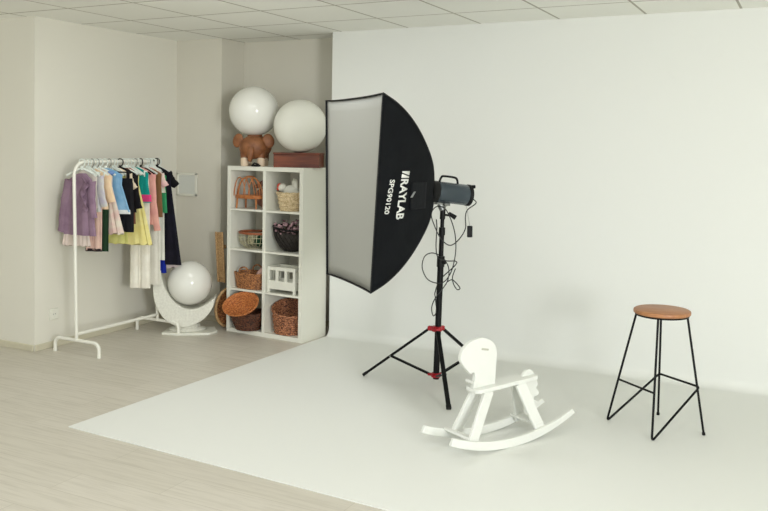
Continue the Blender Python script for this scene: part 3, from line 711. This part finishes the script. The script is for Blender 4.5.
# ------------------------------------------------------------------ softbox
yaw, td, zc, pit, ss, shr = 4.025, .629, 1.29, .0146, .973, .119
nrm = Vector((math.cos(yaw) * math.cos(pit), math.sin(yaw) * math.cos(pit), math.sin(pit)))
side = Vector((-math.sin(yaw), math.cos(yaw), 0)); up = nrm.cross(side)
AP = Vector((PX, PY, zc)); CF = AP + nrm * td; DD = .558
PT = [(0, 1), (.2, .90), (.4, .76), (.6, .575), (.8, .345), (.92, .17), (1, 0)]
def prf(d):
    for (a, pa), (b, pb) in zip(PT, PT[1:]):
        if d <= b:
            q = (d - a) / (b - a); return pa + (pb - pa) * q
    return 0
# smooth the table
PTs = smooth([(a, b, 0) for a, b in PT], 8)
def prs(d):
    for p, q in zip(PTs, PTs[1:]):
        if d <= q.x + 1e-9: return p.y + (q.y - p.y) * (d - p.x) / max(1e-9, q.x - p.x)
    return 0
RG = .074
def sb(d, a, b, sag=.022):
    """a,b in [-1,1]: position on the box section at depth d; |a|=1 near/far panels, |b|=1 top/bottom panels"""
    p = prs(d); bu = max(-1, min(1, b))
    w = RG * .85 + (.45 * ss * (1 + shr * bu) - RG * .85) * p; h = RG + (.6 * ss - RG) * p
    sgw = sag * p ** .5 * (1 - .0)
    if abs(a) >= abs(b): w -= sgw * (1 - b * b) * .8 * min(1, d * 5 + .12)
    if abs(b) >= abs(a): h -= sgw * ((1 - a ** 4) * .25 + (1 - a * a) * .2) * (1 + 1.2 * min(1, d * 3))
    return CF - nrm * (d * DD) + side * (a * w) + up * (b * h)
t = thing('softbox', 'large black rectangular softbox with grey white front on the stand', 'softbox', tuple(AP))
for nm_, fn in (('side_panel', lambda u, v: sb(u, 1, v * 2 - 1)), ('side_panel', lambda u, v: sb(u, -1, v * 2 - 1)), ('top_panel', lambda u, v: sb(u, v * 2 - 1, 1)), ('bottom_panel', lambda u, v: sb(u, v * 2 - 1, -1))):
    obj(nm_, MB().grid(fn, 30, 26), M_fabric, t, world=True, solid=.004)
def ff(u, v):
    a, b = u * 2 - 1, v * 2 - 1
    p = sb(0, a, b); w = .45 * ss * (1 + shr * b) * .978; h = .6 * ss * .990 - .022 * ((1 - a ** 4) * .25 + (1 - a * a) * .2)
    return CF - nrm * (.009 + .006 * (1 - a * a) * (1 - b * b)) + side * (a * w) + up * (b * h)
obj('front_diffuser', MB().grid(ff, 16, 16), M_diff, t, world=True, solid=.002)
# seams / piping along the four rods and around the mouth
for a in (-1, 1):
    for b in (-1, 1):
        obj('rod_seam', MB().tube([sb(d / 24, a, b) for d in range(25)], .0045, 8), M_rim, t, world=True)
ed = [sb(0, -1 + 2 * i / 16, 1) for i in range(17)] + [sb(0, 1, 1 - 2 * i / 16) for i in range(1, 17)] + [sb(0, 1 - 2 * i / 16, -1) for i in range(1, 17)] + [sb(0, -1, -1 + 2 * i / 16) for i in range(1, 16)]
obj('mouth_piping', MB().tube([p + nrm * .001 for p in ed], .0035, 8, closed=True), M_rim, t, world=True)
Rn = Matrix((side, up, nrm)).transposed().to_4x4()
obj('speed_ring', MB().lathe([(.055, -.012), (.082, -.012), (.086, -.004), (.086, .012), (.078, .018), (.055, .018)], n=40, M=Rn, c=CF - nrm * (DD + .004)), M_black, t, world=True)
# vent flap on the near panel
def flap(u, v):
    d = .50 + u * .28; b = (.065 - v * .165) / (RG + (.6 * ss - RG) * prs(.50 + u * .28)); p = sb(d, 1, b * (1 if 1 else 1))
    return p + side * (.009 + .004 * math.sin(u * PI) * math.sin(v * PI))
obj('vent_flap', MB().grid(flap, 12, 12), mat('black_nylon_flap', (22, 24, 27), .7, spec=.12, bump=.2, bscale=40), t, world=True, solid=.004)
def panel_text(s, d0, dh, vz0, length, name, bold=.03, extra=None, m=M_print):
    """lettering laid on the curved near panel, read downwards"""
    cu = bpy.data.curves.new(name, 'FONT'); cu.body = s; cu.size = 1; cu.offset = bold; cu.resolution_u = 3
    tmp = bpy.data.objects.new(name, cu); COL.objects.link(tmp)
    dg = bpy.context.evaluated_depsgraph_get(); me = bpy.data.meshes.new_from_object(tmp.evaluated_get(dg))
    vs = [v.co.copy() for v in me.vertices]; fs = [tuple(p.vertices) for p in me.polygons]
    bpy.data.objects.remove(tmp)
    x0 = min(v.x for v in vs); x1 = max(v.x for v in vs); yb = min(v.y for v in vs); yt = max(v.y for v in vs)
    mb = MB(); base = 0.
    if extra: base = extra
    out_ = []
    for v in vs:
        u = base + (1 - base) * (v.x - x0) / (x1 - x0); w_ = (v.y - yb) / (yt - yb)
        out_.append(onp(u, w_, d0, dh, vz0, length))
    mb.add(out_, fs)
    return mb
def onp(u, w_, d0, dh, vz0, length):
    z = vz0 - u * length; d = d0 + w_ * dh - .055 * u
    h = RG + (.6 * ss - RG) * prs(d); b = z / h
    return sb(d, 1, b) + side * .006
mb = panel_text('RAYLAB', .345, .115, .135, .290, 'lettering', .028, extra=.165)
# emblem before the word: square split by a slanting bar
for poly3 in ([(0, 0), (.0, 1), (.085, 1), (.03, 0)][::-1], [(.055, 0), (.112, 1), (.14, 1), (.14, 0)]):
    mb.add([onp(u, w_, .345, .115, .135, .290) for u, w_ in poly3], [tuple(range(len(poly3)))])
obj('brand_lettering', mb, M_print, t, world=True, solid=.0015, weld=False)
obj('model_lettering', panel_text('SPG90120', .175, .07, .085, .205, 'lettering', .02), M_print, t, world=True, solid=.0015, weld=False)
mb = MB().add([onp(u, w_, .54, .035, .01, .035) + side * .012 for u, w_ in ((0, 0), (0, 1), (1, 1), (1, 0))], [(0, 1, 2, 3)])
obj('flap_label', mb, mat('grey_print', (150, 152, 150), .6), t, world=True, solid=.001)

# ------------------------------------------------------------------ studio flash head
tilt = Matrix.Rotation(-.10, 3, side)
ax = -(tilt @ nrm); hup = ax.cross(side) * -1
if hup.z < 0: hup = -hup
t = thing('studio_flash', 'grey cylindrical studio flash head with black handle behind the softbox', 'flash', tuple(AP))
Rh = Matrix((side, hup, ax)).transposed().to_4x4(); HB = CF - nrm * (DD + .015)
def hp_(a, r=0, u=0): return HB + ax * a + side * r + hup * u
obj('front_collar', MB().lathe([(.058, 0), (.07, 0), (.07, .035), (.066, .04), (.05, .04)], n=36, M=Rh, c=HB), M_blackplastic, t, world=True)
body = MB().lathe([(.03, .035), (.066, .037), (.069, .05), (.069, .255), (.066, .26), (.03, .26)], n=44, M=Rh, c=HB)
obj('housing', body, M_head, t, world=True)
obj('rear_panel', MB().lathe([(.03, .258), (.068, .258), (.072, .264), (.072, .282), (.058, .288), (.056, .278), (.0, .278)], n=44, M=Rh, c=HB), M_blackplastic, t, world=True)
for (r, u) in ((-.025, .02), (.025, .02), (0, -.02)): obj('control_knob', MB().tube([hp_(.277, r, u), hp_(.293, r, u)], .009, 12), M_blackplastic, t, world=True)
obj('sensor', MB().tube([hp_(.275, .03, .058), hp_(.302, .03, .062)], .012, 10), M_blackplastic, t, world=True)
hd = smooth([hp_(.05, 0, .062), hp_(.06, 0, .095), hp_(.078, 0, .106), hp_(.155, 0, .106), hp_(.178, 0, .095), hp_(.19, 0, .062)], 5)
obj('carry_handle', MB().tube(hd, .0075, 10), M_blackplastic, t, world=True)
yk = MB()
yk.box(hp_(.09, 0, -.076), (.045, .016, .10), rot=Matrix((side, hup, ax)).transposed(), bev=.003)
yk.tube([Vector((PX, PY, z0)) + ln(1.165), hp_(.075, 0, -.078)], .022, 14)
yk.tube([Vector((PX, PY, z0)) + ln(1.18), hp_(.14, 0, -.07)], .007, 10)
obj('mount_bracket', yk, M_alloy, t, world=True)
obj('stand_socket', MB().tube([Vector((PX, PY, z0)) + ln(1.105), Vector((PX, PY, z0)) + ln(1.185)], .018, 16), M_blackplastic, t, world=True)
r_ = Vector((c, s, 0))
kb = MB().tube([Vector((PX, PY, z0)) + ln(1.135), Vector((PX, PY, 1.13)) + r_ * .07], .007, 10)
kb.tube([Vector((PX, PY, 1.145)) + r_ * .066, Vector((PX, PY, 1.115)) + r_ * .112], [.011, .016], 12)
obj('tilt_lever', kb, M_blackplastic, t, world=True)

# cable looped around the stand (metres right of / above the pole foot, seen square on)
def cp(px, py, off=0.):
    z = .377 + (329 - py) / 151.; x = (px - (437.3 + (329 - py) * .010)) / 151.
    return Vector((PX, PY, z)) + rgt * x - fwd * off
HR = hp_(.282, .02, -.01)
path = [HR, HR + ax * .03 + Vector((0, 0, -.015)), cp(477, 204, -.1), cp(468, 210.5, -.07), cp(465.8, 218, -.05), cp(465.5, 229, -.03), cp(458, 240, 0), cp(449.4, 244.7, .02), cp(440.8, 238.3, .028), cp(434.4, 226, .03), cp(431, 214, .02), cp(436, 206.5, .028), cp(444, 208, .025), cp(450, 218, .02), cp(454.5, 233, .02), cp(455.4, 250, .025), cp(452, 268, .03), cp(446, 279, .03), cp(438.7, 282.4, .03), cp(428, 279, .02), cp(422.5, 268, .0), cp(425, 257, -.02), cp(433, 253.5, -.028), cp(443, 258, -.03), cp(449, 268, -.02), cp(448, 280, .0), cp(441, 290, .03), cp(435, 298, .03), cp(432, 307, .02), cp(433.5, 315, .022), cp(436.5, 311, .026), cp(435.5, 297, .03), cp(435.5, 292, .0), cp(441, 280, -.03), cp(455, 266, -.02), cp(456, 261, .0), cp(446, 260, .03), cp(438, 257, .03), cp(435.8, 246, .03), cp(436.5, 228, .03), cp(436, 219, .03)]
cb = obj('power_cable', MB().tube(smooth(path, 7), .0036, 8), mat('black_rubber', (24, 24, 24), .5))
tag(cb, 'thin black power cable looped loosely around the light stand', 'cable')
cb2 = obj('cable_loop', MB().tube(smooth([cp(447, 281, .03), cp(452, 279, .02), cp(457, 283, .02), cp(460, 287.5, .02), cp(457, 288.5, .02), cp(453.5, 283, .02), cp(452.5, 276, .02), cp(455.5, 268, .01)], 6), .0034, 8), bpy.data.materials['black_rubber'])
cb2.parent = cb
# small receiver hanging from the head
rp = cp(472, 233.5, -.16)
t = thing('hanging_receiver', 'small black receiver hanging by a thin cord from the flash head', 'receiver', tuple(rp))
obj('receiver_body', MB().box((0, 0, 0), (.036, .02, .078), rot=Matrix.Rotation(ya_, 4, 'Z'), bev=.004), M_blackplastic, t)
tp = hp_(.272, 0, -.066)
obj('cord', MB().tube([(0, 0, .034), tuple(tp - rp)], .0012, 6), M_alloy, t)

# ------------------------------------------------------------------ rocking horse
th_ = 1.087; HX = Vector((-1.368, 4.20, zt)) ; dv = Vector((math.cos(th_), math.sin(th_), 0)); nv = Vector((-dv.y, dv.x, 0))
t = thing('rocking_horse', 'white wooden rocking horse on curved runners in front of the stand', 'rocking horse', tuple(HX + nv * .1265), th_)
# local axes: x to the tail, y to the far side
RR = 1.115
def rk(s_, z): return ((RR - z) * math.sin(s_ / RR), RR - (RR - z) * math.cos(s_ / RR))
for y, s0, s1 in ((-.1165, -.44, .482), (.1165, -.44, .482)):
    lo = [rk(s0 + (s1 - s0) * k / 30, 0) for k in range(31)]
    hi = [rk(s0 + .004 + (s1 - s0 - .012) * k / 30, .040 + .012 * math.sin(PI * k / 30) - .010 * k / 30) for k in range(31)][::-1]
    obj('runner', MB().prism(lo + hi, .022, lambda u, v, w, y=y: (u, y + w, v)), M_horse, t, bevel=.003)
def plank(p, q, wdt, tk, m, name, parent=t, roll=0.):
    """board from p to q; wdt across x, tk across y"""
    p, q = Vector(p), Vector(q); a = (q - p).normalized(); yv = Vector((0, 1, 0)); yv = (yv - a * yv.dot(a)).normalized(); xv = yv.cross(a)
    return obj(name, MB().box((p + q) / 2, (wdt, tk, (q - p).length), rot=Matrix((xv, yv, a)).transposed(), bev=.003), m, parent)
for y, yt in ((-.100, -.036), (.085, .030)):
    nr = y < 0
    plank((-.272 if nr else -.228, y, .052), (-.10 if nr else -.125, yt, .298), .062, .020, M_horse, 'front_leg')
    plank((.215 if nr else .245, y, .052), (.122 if nr else .15, yt, .298), .066, .020, M_horse, 'rear_leg')
obj('cross_board', MB().box((-.262, 0, .078), (.05, .21, .014), rot=Matrix.Rotation(.22, 4, 'Y'), bev=.002), M_horse, t)
obj('cross_board', MB().box((.215, 0, .080), (.05, .21, .014), rot=Matrix.Rotation(-.2, 4, 'Y'), bev=.002), M_horse, t)
for x in (-.262, .215):
    plank((x - .02, -.104, .062), (x - .02, .104, .062), .026, .018, M_cut, 'cross_brace')
seat_p = [(-.195, -.035), (-.185, -.05), (-.15, -.056), (.18, -.054), (.25, -.046), (.262, -.03), (.262, .03), (.25, .046), (.18, .054), (-.15, .056), (-.185, .05), (-.195, .035)]
obj('seat', MB().prism(seat_p, .022, lambda u, v, w: (u, v, w + .305 + .03 * u)), M_horse, t, bevel=.004)
head = [(-.035, .31), (-.030, .40), (-.026, .475), (-.036, .515), (-.060, .543), (-.095, .562), (-.139, .572), (-.186, .566), (-.225, .552), (-.256, .530), (-.272, .505), (-.279, .475), (-.262, .445), (-.235, .415), (-.205, .389), (-.196, .396), (-.180, .386), (-.178, .36), (-.185, .335), (-.190, .31)]
hs = [(p.x, p.y) for p in smooth([(a, b, 0) for a, b in head], 3, closed=False)]
hh_ = obj('head', MB().prism(hs, .024, lambda u, v, w: (u, w, v)), M_horse, t, bevel=.003)
obj('handle_slot', MB().box((-.112, -.0125, .508), (.05, .004, .010), rot=Matrix.Rotation(.2, 4, 'Y'), bev=.0015), mat('grey_recess', (186, 184, 168), .8), hh_)
obj('hand_peg', MB().tube([(-.198, -.032, .345), (-.198, .032, .345)], .009, 12), M_horse, t)
tail = [(.15, .308), (.165, .325), (.185, .345), (.215, .354), (.243, .340), (.256, .315), (.272, .290), (.284, .262), (.272, .242), (.292, .220), (.288, .2), (.262, .196), (.255, .18), (.282, .165), (.276, .150), (.25, .15), (.235, .16), (.21, .20), (.185, .25), (.165, .29)]
ts = [(p.x, p.y) for p in smooth([(a, b, 0) for a, b in tail], 3)]
obj('tail', MB().prism(ts, .020, lambda u, v, w: (u + .005, w - .0, v)), M_horse, t, bevel=.002)

# ------------------------------------------------------------------ bar stool
SX, SY = -.745, 4.905
t = thing('bar_stool', 'tall bar stool with round wooden seat and thin black hairpin legs', 'stool', (SX, SY, zt))
hz = .655
obj('seat', MB().lathe([(0, hz - .005), (.148, hz - .005), (.155, hz), (.156, hz + .009), (.154, hz + .017), (.147, hz + .021), (0, hz + .022)], n=64), M_wood, t)
obj('seat_ring', MB().lathe([(0, hz - .014), (.146, hz - .014), (.148, hz - .010), (.148, hz - .005), (0, hz - .005)], n=64), M_black, t)
FA, FB, FC, FD = [Vector((x - SX, y - SY, 0)) for x, y in ((-1.028, 4.878), (-.742, 4.65), (-.788, 5.138), (-.505, 4.897))]
rt = .138; r0_ = .0064
def tp_(Fv): d = Fv.normalized(); return Vector((d.x * rt, d.y * rt, hz - .011))
def onleg(Fv, z): a = tp_(Fv); return Fv.lerp(a, z / a.z)
zb = .258
A1 = onleg(FA, 0) + Vector((0, 0, -.001)); B1 = onleg(FB, 0) + Vector((0, 0, -.001))
Cj = onleg(FC, zb); Dj = onleg(FD, zb + .006) + (FD.normalized() * .012)
def corner(P, Q, R, rad=.022, n=7):
    a = (P - Q).normalized(); b = (R - Q).normalized(); s0 = Q + a * rad; s1 = Q + b * rad
    return [(s0 * (1 - k / n) ** 2 + Q * 2 * (k / n) * (1 - k / n) + s1 * (k / n) ** 2) for k in range(n + 1)]
TA, TB, TC, TD = tp_(FA), tp_(FB), tp_(FC), tp_(FD)
pth = [TA] + corner(TA, A1 + (FA.normalized() * .004), Cj, .026) + corner(A1, Cj, Dj, .022) + corner(Cj, Dj, B1, .02) + corner(Dj, B1, TB, .026) + [TB]
obj('hairpin_frame', MB().tube(pth, r0_, 10), M_black, t)
for Fv, Tv in ((FC, TC), (FD, TD)):
    l = obj('leg', MB().tube([Tv, onleg(Fv, .004)], r0_, 10), M_black, t)
    obj('foot_cap', MB().tube([onleg(Fv, .0), onleg(Fv, .014)], r0_ * 1.45, 10), M_blackplastic, l)
obj('foot_rest', MB().tube([onleg(FA, .25), onleg(FB, .25)], r0_ * .9, 10), M_black, t)

# ------------------------------------------------------------------ light
wd_ = bpy.data.worlds.new('daylight'); SC.world = wd_; wd_.use_nodes = True
bg = wd_.node_tree.nodes['Background']; bg.inputs[0].default_value = (.94, 1.0, 1.02, 1); bg.inputs[1].default_value = .66
def area(name, loc, tgt, sx, sy, e, col=(1, 1, 1)):
    l = bpy.data.lights.new(name, 'AREA'); l.shape = 'RECTANGLE'; l.size = sx; l.size_y = sy; l.energy = e; l.color = col
    o = bpy.data.objects.new(name, l); COL.objects.link(o); o.location = loc
    o.rotation_euler = (Vector(tgt) - Vector(loc)).to_track_quat('-Z', 'Y').to_euler(); return o
area('window_daylight', (4.48, -1.0, 1.75), (-4.6, 4.4, 1.3), 2.2, 1.5, 310, (.975, 1, 1.02))
for x, y, e in ((-3.8, 1.2, 5), (-2.4, .8, 7), (-.6, 2.0, 9), (1.2, 1.6, 4), (-.6, .4, 9), (-3.2, 4.1, 10)):
    area('overhead_fill', (x, y, H - .03), (x, y, 0), 1.2, .6, e * .88, (.975, 1, 1.02))  # unseen fill lights, added under the ceiling to brighten floor and walls
SC.view_settings.view_transform = 'Standard'; SC.view_settings.look = 'None'; SC.view_settings.gamma = 1
SC.view_settings.use_curve_mapping = False; SC.view_settings.exposure = 0.68
